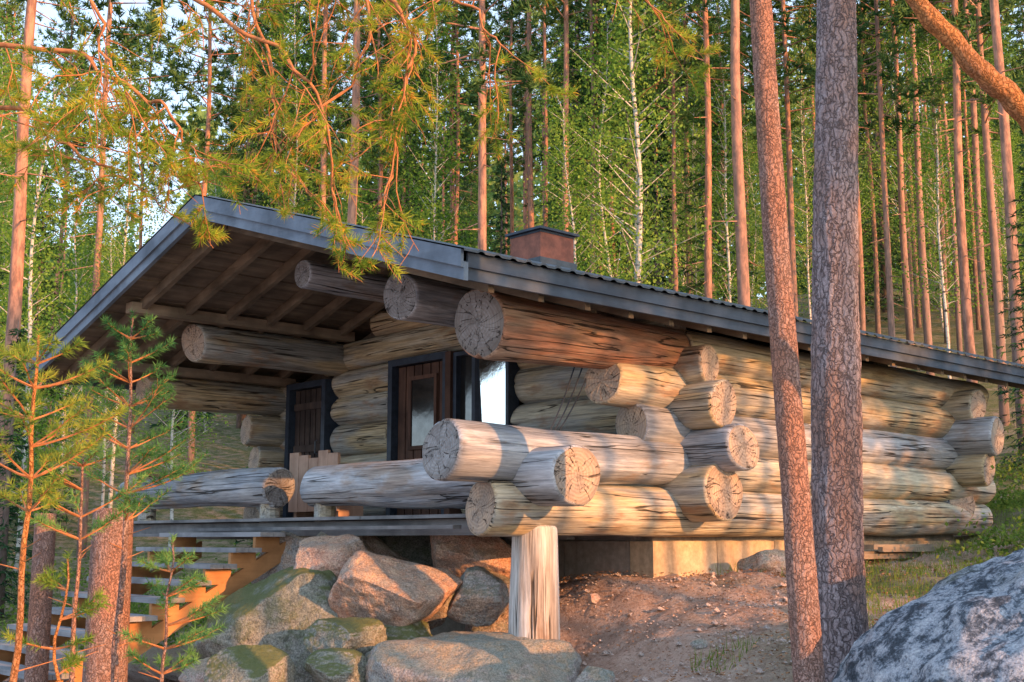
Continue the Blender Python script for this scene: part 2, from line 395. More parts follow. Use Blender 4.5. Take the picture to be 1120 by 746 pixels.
# front wall (a=3.7)
ends=[.16,-.03,.12,.32]; rads=[.305,.245,.25,.215]
for k,z in enumerate((.50,.95,1.39,1.82)):
    last=4.13 if k<2 else 3.12
    vlog(ends[k],last,3.7+(.0,.09,-.03,.02)[k],z,rads[k],.23,'log' if k!=1 else 'grey')
    vlog(5.62,6.93,3.7,z,.225,.225); vlog(8.08,8.95,3.7,z,.22,.2)
vlog(.75,3.12,3.7,2.2,.2,.2); vlog(5.62,6.93,3.7,2.2,.21,.22); vlog(8.08,8.4,3.7,2.15,.2,.2)
vlog(1.75,7.35,3.7,2.60,.23,.22); vlog(2.95,6.1,3.7,2.98,.21,.2); vlog(3.9,5.2,3.7,3.27,.15,.15)
# back corner
for k,z in enumerate((.50,.94,1.38,1.81)): vlog([.62,.2,.05,.3][k],8.9,9.6,z,[.28,.24,.27,.23][k],.22,'log' if k%2 else 'grey')
vlog(1.75,7.35,9.6,2.5,.23,.22); vlog(2.95,6.1,9.6,2.9,.21)
m=MB(); m.add([(9.6,.8,2.0),(9.6,8.4,2.0),(9.6,4.5,3.57),(3.8,.8,2.3),(3.8,8.3,2.3),(3.8,4.5,3.57),(3.8,.8,2.2),(3.8,8.3,2.2)],[(0,1,2),(3,5,4),(3,4,7,6)])
m.build('gable_board',M['soffit'],cabin)
# terrace rails
vlog(.05,4.19,1.42,.58,.28,.23,'grey','end',name='rail_log')
vlog(4.96,8.9,1.42,.62,.24,.2,'grey','enddark',name='rail_log')
ulog(1.2,3.5,8.35,.75,.15,.15,'red','end',name='rail_log')
for b in (4.0,5.15,8.3): 
    m=MB(); m.tube([(1.42,b,.1),(1.42,b,.45)],[.12,.12],12); m.build('rail_block',M['log'],cabin)
# purlins and beam
ulog(1.05,3.6,2.2,2.46,.24,.22,'grey','enddark','purlin'); ulog(1.35,3.6,4.5,3.10,.17,.17,'grey','enddark','purlin')
ulog(1.26,3.7,6.9,2.56,.25,.24,'log','end','purlin')
m=MB(); m.box(.22,3.6,6.55,6.72,2.79,2.92); m.build('roof_beam',M['plankx'],cabin)
m=MB(); m.box(.3,3.6,8.05,8.2,2.27,2.39); m.build('roof_beam',M['plankx'],cabin)
# roof
EZ=2.2; SL=.31; LEN=11.7; B=4.52
def rz(b): return EZ+SL*(b if b<B else 2*B-b)
m=MB(); nb=20; 
for side in (0,1):
    for k in range(nb):
        b0=B*k/nb+.006; b1=B*(k+1)/nb-.006
        if side: b0,b1=2*B-b1,2*B-b0
        dz=.014*(k%2)
        m.hexa([(0.02,b0,rz(b0)+dz),(LEN,b0,rz(b0)+dz),(LEN,b1,rz(b1)+dz),(0.02,b1,rz(b1)+dz),(0.02,b0,rz(b0)+.04),(LEN,b0,rz(b0)+.04),(LEN,b1,rz(b1)+.04),(0.02,b1,rz(b1)+.04)])
roof=m.build('roof',M['soffit'],cabin)
for k in range(20):
    a=.35+k*.6
    for side in (0,1):
        b0,b1=(.06,B-.02) if not side else (B+.02,2*B-.06)
        m=MB(); m.hexa([(a,b0,rz(b0)-.13),(a+.07,b0,rz(b0)-.13),(a+.07,b1,rz(b1)-.13),(a,b1,rz(b1)-.13),(a,b0,rz(b0)-.002),(a+.07,b0,rz(b0)-.002),(a+.07,b1,rz(b1)-.002),(a,b1,rz(b1)-.002)])
        m.build('rafter',M['rafter'],roof)
for side in (0,1):
    b0,b1=(-.06,B) if not side else (B,2*B+.06)
    m=MB()
    for (x0,x1,l,h) in ((-.03,.02,-.06,.10),(-.06,-.031,.05,.20)):
        m.hexa([(x0,b0,rz(b0)+l),(x1,b0,rz(b0)+l),(x1,b1,rz(b1)+l),(x0,b1,rz(b1)+l),(x0,b0,rz(b0)+h),(x1,b0,rz(b0)+h),(x1,b1,rz(b1)+h),(x0,b1,rz(b1)+h)])
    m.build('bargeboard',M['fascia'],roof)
for s,b in ((-1,0),(1,2*B)):
    m=MB(); bb=sorted((b+s*.002,b+s*.032)); m.box(.02,LEN,bb[0],bb[1],EZ-.06,EZ+.1)
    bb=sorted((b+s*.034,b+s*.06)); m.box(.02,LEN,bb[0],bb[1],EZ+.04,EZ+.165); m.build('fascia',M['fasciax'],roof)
for side in (0,1):
    m=MB(); n=int(LEN/.03); b0,b1=(-.11,B) if not side else (2*B+.11,B)
    for i in range(n+1):
        a=-.07+(LEN+.1)*i/n; ph=(i%6); h=.017 if ph in (0,1) else 0.
        if i<3: h=0
        for b,zz in ((b0,EZ-.034),(b1,rz(B))): 
            m.v.append((a,b,zz+.213+h))
        if i: k=2*i; m.f.append((k-2,k,k+1,k-1)); m.m.append(0)
    o=len(m.v)
    for i in range(n+1):
        v=m.v[2*i]; m.v.append((v[0],v[1],v[2]-.02))
        if i: m.f.append((2*i-2,o+i-1,o+i,2*i)); m.m.append(0)
    m.build('metal_sheet',M['metal'],roof)
m=MB(); m.box(4.72,5.36,3.9,4.48,3.2,4.10); ch=m.build('chimney',M['chim'],cabin)
m=MB(); m.box(4.66,5.42,3.84,4.54,4.132,4.165); m.box(4.71,5.37,3.89,4.49,4.101,4.13); m.build('chimney_cap',M['frame'],ch)
m=MB(); m.box(4.69,5.39,3.87,4.51,3.62,3.75); m.build('chimney_flashing',M['metal'],ch)
# foundation
m=MB(); m.box(3.45,9.9,.93,8.3,-1.9,.06); m.build('foundation',M['concshade'],cabin)
for k in range(6):
    m=MB(); m.box(3.40+k*1.08,3.40+k*1.08+1.07,.88,1.2,-.52,-.02); m.build('foundation_block',M['conc'],cabin)
for k in range(7):
    m=MB(); m.box(3.40,3.44,1.21+k*.98,1.21+k*.98+.97,-.52,-.02); m.build('foundation_block',M['concshade'],cabin)
m=MB(); rr=random.Random(3)
for k in range(17):
    a=1.15+k*.145
    b=1.02
    while b<8.8:
        e=min(8.9,b+rr.uniform(1.6,3)); dz=rr.uniform(-.006,.006); m.box(a+rr.uniform(-.01,.01)*(k==0),a+.137,b,e-.008,.205+dz,.24+dz); b=e
m.build('deck',M['plank'],cabin)
m=MB()
for (a,z0,z1) in ((1.25,.04,.194),(2.3,0,.194),(3.3,0,.194)): m.box(a,a+.1,1.05,8.85,z0,z1)
m.build('deck_joist',M['plank'],cabin)
for (a0,a1,b0,b1,z0,z1) in ((1.02,1.13,1.3,6.4,.10,.135),(.98,1.10,4.3,8.9,.035,.07)):
    m=MB(); m.box(a0,a1,b0,b1,z0,z1); m.build('edge_board',M['plank'],cabin)
def door(b0,b1,z0,z1,glz):
    m=MB(); 
    m.box(3.42,3.8,b0,b0+.09,z0,z1); m.box(3.42,3.8,b1-.09,b1,z0,z1); m.box(3.42,3.8,b0+.091,b1-.091,z1-.09,z1)
    root=m.build('door',M['frame'],cabin)
    m=MB(); n=6; wd=M['plankz'] if glz else M['doordark']
    for k in range(n):
        x0=b0+.1+(b1-b0-.2)*k/n; m.box(3.52,3.57,x0+.012,x0+(b1-b0-.2)/n-.012,z0+.02,z1-.1)
    m.box(3.571,3.59,b0+.1,b1-.1,z0+.02,z1-.1)
    leaf=m.build('door_leaf',wd,root)
    if glz:
        m=MB(); c=(b0+b1)/2; m.box(3.50,3.515,c-.28,c+.2,z0+.95,z1-.3); m.build('door_pane',M['glass2'],root)
        m=MB()
        for q in ((c-.33,c-.28,z0+.9,z1-.25),(c+.2,c+.25,z0+.9,z1-.25),(c-.28,c+.2,z0+.9,z0+.95),(c-.28,c+.2,z1-.3,z1-.25)): m.box(3.485,3.518,*q)
        m.build('pane_frame',M['plankz'],root)
    else:
        for z in (z0+.35,z0+1.,z1-.4):
            m=MB(); m.box(3.49,3.518,b0+.12,b1-.12,z,z+.1); m.build('door_batten',wd,root)
    m=MB(); m.tube([(3.45,b0+.22,z0+.95),(3.42,b0+.22,z0+.97),(3.42,b0+.22,z0+1.13),(3.45,b0+.22,z0+1.15)],.012,6); m.build('handle',M['metal'],root)
door(4.28,5.52,.26,2.38,True); door(7.0,8.02,.26,2.28,False)
m=MB(); 
for q in ((3.13,3.18,1.08,2.34),(3.74,3.80,1.08,2.34),(4.10,4.16,1.08,2.34),(3.181,3.739,1.08,1.13),(3.181,3.739,2.29,2.34),(3.801,4.099,1.08,1.13),(3.801,4.099,2.29,2.34)): m.box(3.42,3.60,*q)
win=m.build('window',M['frame'],cabin)
m=MB(); m.add([(3.47,3.18,1.13),(3.49,3.74,1.13),(3.45,3.74,2.29),(3.43,3.18,2.29)],[(0,1,2,3)]); m.build('pane',M['glass'],win)
m=MB(); m.add([(3.50,3.80,1.13),(3.50,4.10,1.13),(3.50,4.10,2.29),(3.50,3.80,2.29)],[(0,1,2,3)]); tag(m.build('pane',M['glass2'],win),'dark narrow pane beside the door')
m=MB(); m.box(3.38,3.7,4.165,4.27,.26,2.36); m.build('door_post',M['plankz'],cabin)
# support post
P=W(1.6,.8); seed[0]+=1
me=logmesh(1.10,.24,.21,seed[0],[M['stump'],M['end']],tilt=.05)
tag(link('support_post',me,None,(P.x,P.y,-.98),(0,-PI/2,0)),'pale peeling log post standing on the flat boulder under the terrace corner','post')
# stairs
st=empty('wooden_stairs',W(1.1,4.6,-1.7),CR,'weathered open wooden stairs climbing from lower left up to the terrace','stairs')
def SL_(a,b,z): return (a-1.1,b-4.6,z+1.7)
for k in range(11):
    z=.08-.17*k; a=.92-.30*k
    m=MB(); p=SL_(a,4.3,z); m.box(p[0]-.17,p[0]-.01,p[1]-.05,p[1]+2.3,p[2]-.05,p[2]); m.box(p[0],p[0]+.16,p[1]-.04,p[1]+2.3,p[2]-.05,p[2]-.001)
    m.build('tread',M['stair'],st)
for b in (4.36,6.25):
    m=MB(); p=SL_(1.15,b,.0); q=SL_(-2.4,b,-1.98)
    m.hexa([(q[0],q[1],q[2]-.22),(p[0],p[1],p[2]-.22),(p[0],p[1]+.06,p[2]-.22),(q[0],q[1]+.06,q[2]-.22),(q[0],q[1],q[2]-.02),(p[0],p[1],p[2]-.02),(p[0],p[1]+.06,p[2]-.02),(q[0],q[1]+.06,q[2]-.02)])
    for k in range(11):
        z=.08-.17*k; a=.92-.30*k; p=SL_(a,b,z); m.box(p[0]-.16,p[0]+.15,p[1]+.003,p[1]+.057,p[2]-.22,p[2]-.052)
    m.build('stringer',M['string'],st)
for (px,Y,d,zt,lab) in ((122,11.3,.36,.28,'thick reddish barked post standing beside the stairs'),(48,12.0,.2,.25,'thinner barked post near the foot of the stairs at left')):
    c=at(px,600,Y); z0=gz(c.x,c.y)-.1; m=MB(); n=14
    m.tube([(.02*noise.noise(Vector((i,0,px))),.02*noise.noise(Vector((i,5,px))),(zt-z0)*i/n) for i in range(n+1)],[d/2*(1.12-.12*i/n) for i in range(n+1)],20)
    tag(m.build('log_post',M['bark2'],None,True,(c.x,c.y,z0)),lab,'post')
bn=empty('bench',W(2.55,5.6,.25),CR,'plank bench with a tall wooden backrest on the covered terrace','bench')
m=MB()
for k in range(5): m.box(-.24,-.20,-.55+k*.22,-.55+k*.22+.21,.1,.82+.05*math.sin(k*2.1))
m.build('backrest',M['bench'],bn)
m=MB(); m.box(-.19,.22,-.55,.55,.40,.45); m.build('seat',M['bench'],bn)
for s in (-.5,.44):
    m=MB(); m.box(-.18,.2,s,s+.06,0,.399); m.build('leg',M['bench'],bn)
for i in range(3):
    p=at(648-i*9,396,12.55); q=at(612-i*6,470+2*i,12.2); m=MB(); pts=[]
    for k in range(9):
        f=k/8; v=p.lerp(q,f); v.z-=.05*math.sin(PI*f); pts.append(v)
    m.tube(pts,.008,5); tag(m.build('cable',M['frame']),'thin black cable hanging slanted beside the terrace corner logs','cable','black cables hanging by the terrace corner')
# ---------- rocks
def rock(px,py,Y,w,h,d,mt,sd,label,name='boulder',cuts=9,rough=.07,rot=0,top=None):
    rr=random.Random(sd); c=at(px,py,Y); k=Y/F
    bm=bmesh.new(); bmesh.ops.create_icosphere(bm,subdivisions=6,radius=1)
    pl=[]
    for _ in range(cuts):
        v=Vector((rr.gauss(0,1),rr.gauss(-.3,1),rr.gauss(0.1,.8))).normalized(); pl.append((v,rr.uniform(.54,.82)))
    if top: pl.append((Vector(top).normalized(),.52))
    for v in bm.verts:
        p=v.co.copy()
        for nrm,dd in pl:
            e=p.dot(nrm)-dd+.05
            if e>0:
                s=.93*(e-.05) if e>.10 else .93*e*e/.20
                p-=nrm*s
        f=1+rough*1.6*noise.noise(p*1.4+Vector((sd,0,0)))+rough*.7*noise.noise(p*4+Vector((sd,3,0)))+rough*.35*noise.noise(p*12+Vector((sd,3,0)))
        v.co=p*f
    mx=[max(abs(v.co[i]) for v in bm.verts) for i in range(3)]
    for v in bm.verts: v.co=Vector((v.co.x/mx[0]*w*k/2,v.co.y/mx[1]*d/2,v.co.z/mx[2]*h*k/2))
    me=bpy.data.meshes.new(name); bm.to_mesh(me); bm.free(); me.materials.append(M[mt])
    me.polygons.foreach_set('use_smooth',[True]*len(me.polygons))
    o=link(name,me,None,c,(0,0,rot)); return tag(o,label,'rock' if name!='boulder' else 'boulder')
rock(308,690,12.75,190,172,1.5,'rockg',3,'large dark grey green boulder below the terrace, left of the orange one',top=(-.6,-.3,.7))
rock(368,612,12.9,104,72,.8,'rockp',5,'rounded pink boulder just under the terrace deck')
rock(438,648,12.2,158,100,1.1,'rockp',8,'orange pink angular boulder with a sloping flat face under the terrace rail',top=(.3,-.6,.7))
rock(512,606,13.0,120,74,1.0,'rockp',12,'dark pink slab boulder tucked under the deck edge')
rock(527,652,12.3,84,64,.7,'rockb',13,'small brownish grey boulder left of the pale support post')
rock(380,700,11.7,96,56,.7,'rockg',16,'mossy boulder with pale lichen beside the flat front boulder')
rock(518,738,11.5,240,160,1.7,'rockb',22,'broad flat topped boulder carrying the pale support post',cuts=6,top=(0,-.1,1))
rock(370,733,11.3,84,46,.6,'rockg',23,'small lichen spotted boulder at the bottom edge of the picture')
rock(275,737,11.2,100,60,.7,'rockg',27,'mossy low boulder at the bottom left of the rock pile')
rock(470,622,14.2,190,110,.9,'rockg',33,'deeply shaded boulder at the back under the deck')
rock(400,640,13.7,190,130,.9,'rockb',35,'shaded boulder wedged behind the orange pink one')
rock(330,620,14.3,120,90,.9,'rockb',36,'shaded boulder far back under the top of the stairs')
rock(445,705,12.0,80,60,.6,'rockg',38,'dark boulder filling the gap left of the flat front boulder')
rock(230,745,11.6,70,50,.6,'rockb',37,'low boulder at the foot of the stairs')
rock(570,690,12.9,120,70,.9,'rockb',39,'shaded boulder behind the pale support post')
rock(840,618,13.3,64,38,.5,'rockb',41,'small squarish stone beside the foundation wall','stone',12)
rock(650,655,12.0,14,12,.12,'rockp',43,'tiny pinkish stone on the bare slope under the terrace','stone')
rock(650,742,10.9,46,26,.3,'rockb',44,'small stone half sunk right of the flat boulder','stone')
rock(765,705,10.6,20,12,.15,'rockb',45,'small stone lying on leaf litter in front of the foundation','stone')
bm=bmesh.new(); bmesh.ops.create_icosphere(bm,subdivisions=7,radius=1)
for v in bm.verts:
    p=v.co.copy(); f=1+.05*noise.noise(p*1.3+Vector((4,0,0)))+.035*noise.noise(p*4)+.022*noise.noise(p*10)+.011*noise.noise(p*26)+.005*noise.noise(p*50)
    v.co=Vector((p.x*3.4*f,p.y*2.3*f,p.z*2.2*f))
me=bpy.data.meshes.new('granite_outcrop'); bm.to_mesh(me); bm.free(); me.materials.append(M['slab']); me.polygons.foreach_set('use_smooth',[True]*len(me.polygons))
tag(link('granite_outcrop',me,None,(4.80,7.5,-1.96),(0,.0,.12)),'big smooth granite outcrop covered in pale lichen at lower right','rock')
for (px,py,Y,L,lab) in ((930,606,15.0,3.0,'long grey plank lying along the foundation'),(985,598,15.7,1.6,'short plank lying at the far end of the foundation')):
    c=at(px,py,Y); m=MB(); m.box(-L/2,L/2,-.1,.1,-.03,.03); m.box(-L/2+.1,L/2-.2,-.16,-.101,-.06,-.0)
    tag(m.build('plank',M['plankx'],None,False,c,(0,0,CR)),lab,'plank')
# ---------- near pines
def trunkobj(pts,rads,mt,par,name='trunk',sides=48,seg=.04,amp=.08,sd=0):
    m=MB(); P=[];Rr=[]
    for i in range(len(pts)-1):
        a,b=Vector(pts[i]),Vector(pts[i+1]); n=max(2,int((b-a).length/seg))
        for k in range(n): f=k/n; P.append(a.lerp(b,f)); Rr.append(rads[i]+(rads[i+1]-rads[i])*f)
    P.append(Vector(pts[-1])); Rr.append(rads[-1])
    for i,p in enumerate(P):
        for j in range(sides):
            t=2*PI*j/sides; c,s=math.cos(t),math.sin(t)
            nn=Vector((c*1.6+sd,s*1.6,p.z*1.3)); n2=Vector((c*5+sd,s*5,p.z*5)); n3=Vector((c*9+sd,s*9,p.z*16))
            r=Rr[i]*(1+amp*noise.noise(nn)+amp*.6*noise.noise(n2)+amp*.6*noise.noise(n3)); m.v.append((p.x+r*c,p.y+r*s,p.z))
    for i in range(len(P)-1):
        for j in range(sides):
            j2=(j+1)%sides; m.f.append((i*sides+j,i*sides+j2,(i+1)*sides+j2,(i+1)*sides+j)); m.m.append(0)
    return m.build(name,M[mt],par,True)
def needles(mb,p,d,L,n,nl,w=.0035,rr=R):
    d=d.normalized()
    for _ in range(n):
        b=p+d*(L*rr.random())
        q=Vector((rr.gauss(0,1),rr.gauss(0,1),rr.gauss(0,1))); q-=d*q.dot(d)
        if q.length<.01: continue
        q.normalize(); nd=(d*rr.uniform(.35,1.1)+q).normalized()*nl*rr.uniform(.7,1.15)
        sd=nd.cross(Vector((rr.gauss(0,1),rr.gauss(0,1),rr.gauss(0,1)))).normalized()*w
        o=len(mb.v); mb.v.extend([tuple(b-sd),tuple(b+sd),tuple(b+nd)]); mb.f.append((o,o+1,o+2)); mb.m.append(0)
def twigs(mw,mn,p,d,L,r,depth,rr,droop=.25,nl=.062,ncount=88,bare=.3):
    n=max(3,int(L/.06)); pts=[p.copy()]; rad=[r]; dirs=[]
    d=d.normalized()
    for i in range(n):
        d=(d+Vector((rr.gauss(0,.15),rr.gauss(0,.15),rr.gauss(0,.15)-droop*.10))).normalized()
        p=p+d*(L/n); pts.append(p.copy()); dirs.append(d.copy()); rad.append(r*(1-.75*(i+1)/n)+.0008)
    mw.tube(pts,rad,5 if depth>1 else 4,0,False)
    if depth==0:
        if rr.random()>bare: needles(mn,pts[max(0,n-3)],pts[-1]-pts[max(0,n-3)]+Vector((0,0,.03)),min(.17,L*.8),ncount,nl,.0027,rr)
        return
    k=int(3+L*4.5)
    for i in range(k):
        f=.2+.8*(i+rr.random()*.6)/k; j=min(n-1,int(f*n)); 
        q=Vector((rr.gauss(0,1),rr.gauss(0,1),rr.gauss(0,.7))); q-=dirs[j]*q.dot(dirs[j]); q.normalize()
        twigs(mw,mn,pts[j].lerp(pts[j+1],rr.random()),dirs[j]*.7+q*.9,L*rr.uniform(.3,.5)*(1.15-.5*f),max(.002,rad[j]*.55),depth-1,rr,droop,nl,ncount,bare)
x0=2.33; tr=empty('pine_tree',(x0,9,gz(x0,9)-.15),0,'thick pine trunk with grey flaky bark standing in front of the cabin at right','tree')
trunkobj([(0,0,0),(.02,0,.25),(.03,0,1.2),(.10,0,3.),(.19,0,5),(.3,.1,9),(.2,.2,15)],[.26,.2,.182,.17,.155,.12,.04],'bark',tr,sd=2,seg=.03,sides=60)
tr2=empty('pine_tree',(1.78,7.5,gz(1.78,7.5)-.15),0,'slender reddish pine trunk leaning left in front of the thick grey trunk','tree')
trunkobj([(0,0,0),(-.01,0,.4),(-.06,0,1.8),(-.12,0,3.2),(-.165,0,4.8),(-.3,.1,8),(-.3,.1,12)],[.115,.095,.086,.08,.07,.055,.02],'bark2',tr2,sides=40,sd=9,amp=.06,seg=.03)
def nearcrown(root,base,z0,z1,rad,sd,n=22):
    rr=random.Random(sd); mw=MB(); mn=MB()
    for i in range(n):
        z=z0+(z1-z0)*rr.random(); a=rr.random()*2*PI; L=rad*(1-.6*(z-z0)/(z1-z0))*rr.uniform(.6,1)
        d=Vector((math.cos(a),math.sin(a),.25)); p=Vector(base)+Vector((0,0,z)); q=p+d*L
        mw.tube([p,p+d*L*.5,q],[.035,.025,.01],5,0,False)
        for c in range(7):
            cc=p+d*L*rr.uniform(.35,1.05)+Vector((rr.gauss(0,.2),rr.gauss(0,.2),rr.gauss(0,.12)))
            needles(mn,cc,Vector((rr.gauss(0,1),rr.gauss(0,1),1)),.3,34,.22,.014,rr)
    mw.build('limb',M['barko'],root); mn.build('crown',M['pinef'],root)
nearcrown(tr,(.2,.15,0),7.5,14.8,2.6,3); nearcrown(tr2,(-.3,.1,0),7.,12,1.6,4,14)
rx,ry=3.75,6.3; tr3=empty('pine_tree',(rx,ry,-1.2),0,'orange barked pine limb reaching across the upper right corner','tree')
trunkobj([(0,0,0),(.02,0,1.),(.05,0,3.),(.05,.05,9)],[.2,.17,.15,.05],'barko',tr3,sides=28,sd=21)
A=at(985,-22,6.0); Bp=at(1132,138,6.05); Md=at(1062,66,5.98)
loc=Vector((rx,ry,-1.2)); root=Vector((rx,ry,.9))
m=MB(); ctrl=[root,root.lerp(Bp,.55)+Vector((0,0,-.1)),Bp,Md,A,A+Vector((-.35,.05,.75)),A+Vector((-.5,.1,1.6))]
pts=[];rd=[]
for i in range(len(ctrl)-1):
    p0=ctrl[max(i-1,0)];p1=ctrl[i];p2=ctrl[i+1];p3=ctrl[min(i+2,len(ctrl)-1)]
    for k in range(14):
        t_=k/14; v=.5*((2*p1)+(p2-p0)*t_+(2*p0-5*p1+4*p2-p3)*t_*t_+(3*p1-p0-3*p2+p3)*t_**3)
        g_=len(pts); v=v+Vector((.015*noise.noise(Vector((g_*.25,0,1))),0,.03*noise.noise(Vector((g_*.25,7,1)))))
        pts.append(v-loc); rd.append((.078-.0006*g_)*(1+.2*noise.noise(Vector((g_*.35,2,2)))))
m.tube(pts,rd,20); m.build('limb',M['barko'],tr3,True)
# left overhanging pine
lx,ly=-4.4,6.6; lt=empty('pine_tree',(lx,ly,gz(lx,ly)-.1),0,'overhanging pine boughs with rusty twigs and yellow green needle tufts at upper left','tree')
trunkobj([(0,0,0),(0,0,2),(.1,0,5),(.1,0,9)],[.2,.17,.15,.08],'bark2',lt,sides=24,sd=5)
LB=Vector((lx,ly,gz(lx,ly)-.1))
rr=random.Random(5); mw=MB(); mn=MB()
def bough(p,ends,r,sd,dep=2,droop=.5,L2=.7,bare=.3,k0=10):
    q=[Vector(p)]+[Vector(e) for e in ends]; pts=[];n=0
    for i in range(len(q)-1):
        p0=q[max(i-1,0)];p1=q[i];p2=q[i+1];p3=q[min(i+2,len(q)-1)]
        for k in range(10):
            t_=k/10; v=.5*((2*p1)+(p2-p0)*t_+(2*p0-5*p1+4*p2-p3)*t_*t_+(3*p1-p0-3*p2+p3)*t_**3); n+=1
            v=v+Vector((noise.noise(Vector((n*.3,sd,0))),noise.noise(Vector((n*.3,sd,5))),noise.noise(Vector((n*.3,sd,9)))))*.06
            pts.append(v)
    pts.append(q[-1]); N=len(pts); loc_=[v-LB for v in pts]
    mw.tube(loc_,[r*(1-.88*i/(N-1))+.002 for i in range(N)],6,0,False)
    for i in range(k0):
        j=int(N*(.22+.76*i/k0)); j=min(j,N-2); d=(loc_[j+1]-loc_[j]).normalized()
        s=Vector((rr.gauss(0,1),rr.gauss(0,1),rr.gauss(-.3,.8))).normalized()
        twigs(mw,mn,loc_[j],d*.6+s*.9,L2*rr.uniform(.6,1.1),max(.0032,r*.28),dep-1,rr,droop,bare=bare)
    twigs(mw,mn,loc_[-1],loc_[-1]-loc_[-2],.35,.003,1,rr,droop,bare=0)
T=(lx+.05,ly)
bough((T[0],T[1],3.5),[at(150,-60,6.3),at(330,-40,6.2),at(445,20,6.1),at(440,110,6.0),at(425,205,6.0)],.018,1,k0=13,bare=.32)
bough((T[0],T[1],3.0),[at(120,-20,6.0),at(260,30,5.9),at(345,100,5.8),at(368,225,5.8)],.016,2,k0=12,bare=.22)
bough((T[0],T[1],2.7),[at(30,50,6.2),at(130,90,6.0),at(190,130,5.9),at(215,195,5.9)],.015,3,k0=11,bare=.1)
bough((T[0],T[1],2.4),[at(10,120,6.2),at(70,160,6.1),at(130,190,6.1),at(175,225,6.1)],.013,4,k0=10,bare=.1)
bough((T[0],T[1],3.8),[at(250,-110,6.5),at(420,-60,6.5),at(510,10,6.4),at(560,60,6.3)],.016,5,k0=10,bare=.22)
bough((T[0],T[1],3.1),[at(60,-20,5.6),at(110,50,5.5),at(150,120,5.5)],.012,6,k0=6,bare=.2)
bough((T[0],T[1],4.1),[at(350,-160,6.7),at(560,-90,6.7),at(670,-30,6.7),at(730,25,6.6)],.014,7,k0=9,bare=.2)
bough((T[0],T[1],3.3),[at(200,-60,6.9),at(290,50,6.8),at(300,150,6.8),at(340,215,6.7)],.014,8,k0=10,bare=.22)
bough((T[0],T[1],3.9),[at(250,-90,6.1),at(380,-30,6.1),at(400,60,6.0),at(330,140,6.0)],.014,9,k0=12,bare=.6)
mw.build('bough',M['twig'],lt,True); mn.build('needles',M['ndl'],lt)
# young pines
def young(px,Y,H,zs,spread,mt,sd,label,wm='twig',ln=.058,nn=54,gap=.15,kb=5):
    rr=random.Random(sd); c=at(px,500,Y); g=gz(c.x,c.y)-.05; o=empty('young_pine',(c.x,c.y,g),0,label,'tree')
    H=H-g; zs=zs-g
    mw=MB(); mn=MB(); n=16
    pts=[Vector((.05*noise.noise(Vector((i*.3,sd,0))),.05*noise.noise(Vector((i*.3,sd,6))),H*i/n)) for i in range(n+1)]
    mt_=MB(); mt_.tube(pts,[.024*(1-.85*i/n)*max(.6,H/2.8)+.003 for i in range(n+1)],10)
    mt_.build('trunk',M['bark2' if wm=='twig' else 'barko'],o,True)  # sunlit saplings get orange bark, sunlight put into the stem colour
    z=zs
    def axisp(z): f=min(n-.001,z/H*n); i=int(f); return pts[i].lerp(pts[i+1],f-i)
    while z<H-.05:
        p=axisp(z); f=(z-zs)/(H-zs)
        for k in range(kb):
            a=rr.random()*2*PI; L=spread*(1-f)**.6*min(1,.6+f*3)*rr.uniform(.5,1)+.08
            d=Vector((math.cos(a),math.sin(a),rr.uniform(.1,.45))); q=p.copy(); bp=[q.copy()]; m_=max(3,int(L/.07))
            for i in range(m_):
                d=(d+Vector((rr.gauss(0,.09),rr.gauss(0,.09),.07))).normalized(); q=q+d*(L/m_); bp.append(q.copy())
                if i>m_*.3:
                    for s in (-1,1):
                        sd_=d.cross(Vector((0,0,1)))*s; dd=(d+sd_*.9+Vector((0,0,.2))).normalized(); l2=L*.27*rr.uniform(.5,1)
                        mw.tube([q,q+dd*l2],[.002,.001],4,0,False); needles(mn,q+dd*l2*.3,dd,l2*.9,nn//2,ln,.0028,rr)
            mw.tube(bp,[.006*(1-.7*i/m_)+.001 for i in range(m_+1)],4,0,False)
            needles(mn,bp[m_//2],bp[-1]-bp[m_//2],(bp[-1]-bp[m_//2]).length*1.05,nn,ln,.0028,rr)
        z+=gap*rr.uniform(.8,1.2)
    for i in range(8):
        z=zs*rr.uniform(.35,1); a=rr.random()*6.28; L=rr.uniform(.12,.3); p=axisp(z); mw.tube([p,p+Vector((math.cos(a)*L,math.sin(a)*L,.05))],[.004,.0015],4,0,False)
    needles(mn,Vector((pts[-1].x,pts[-1].y,H-.12)),Vector((0,0,1)),.16,60,ln*.8,.0032,rr)
    mw.build('branch',M['twig'],o); mn.build('needles',M[mt],o)
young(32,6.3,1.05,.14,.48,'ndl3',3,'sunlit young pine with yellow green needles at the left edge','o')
young(140,8.0,1.45,.12,.48,'ndl2',4,'dark green young pine standing left of the terrace')
young(92,7.3,.55,.0,.36,'ndl2',12,'bushy green young pine between the two taller ones at left',kb=4)
young(190,7.6,-.02,-.8,.30,'ndl2',5,'small dark pine sapling in front of the stairs',nn=50,kb=4)
young(78,6.6,-.1,-.7,.22,'ndl3',8,'short sparse sunlit pine sapling in the bottom left corner','o',kb=2)
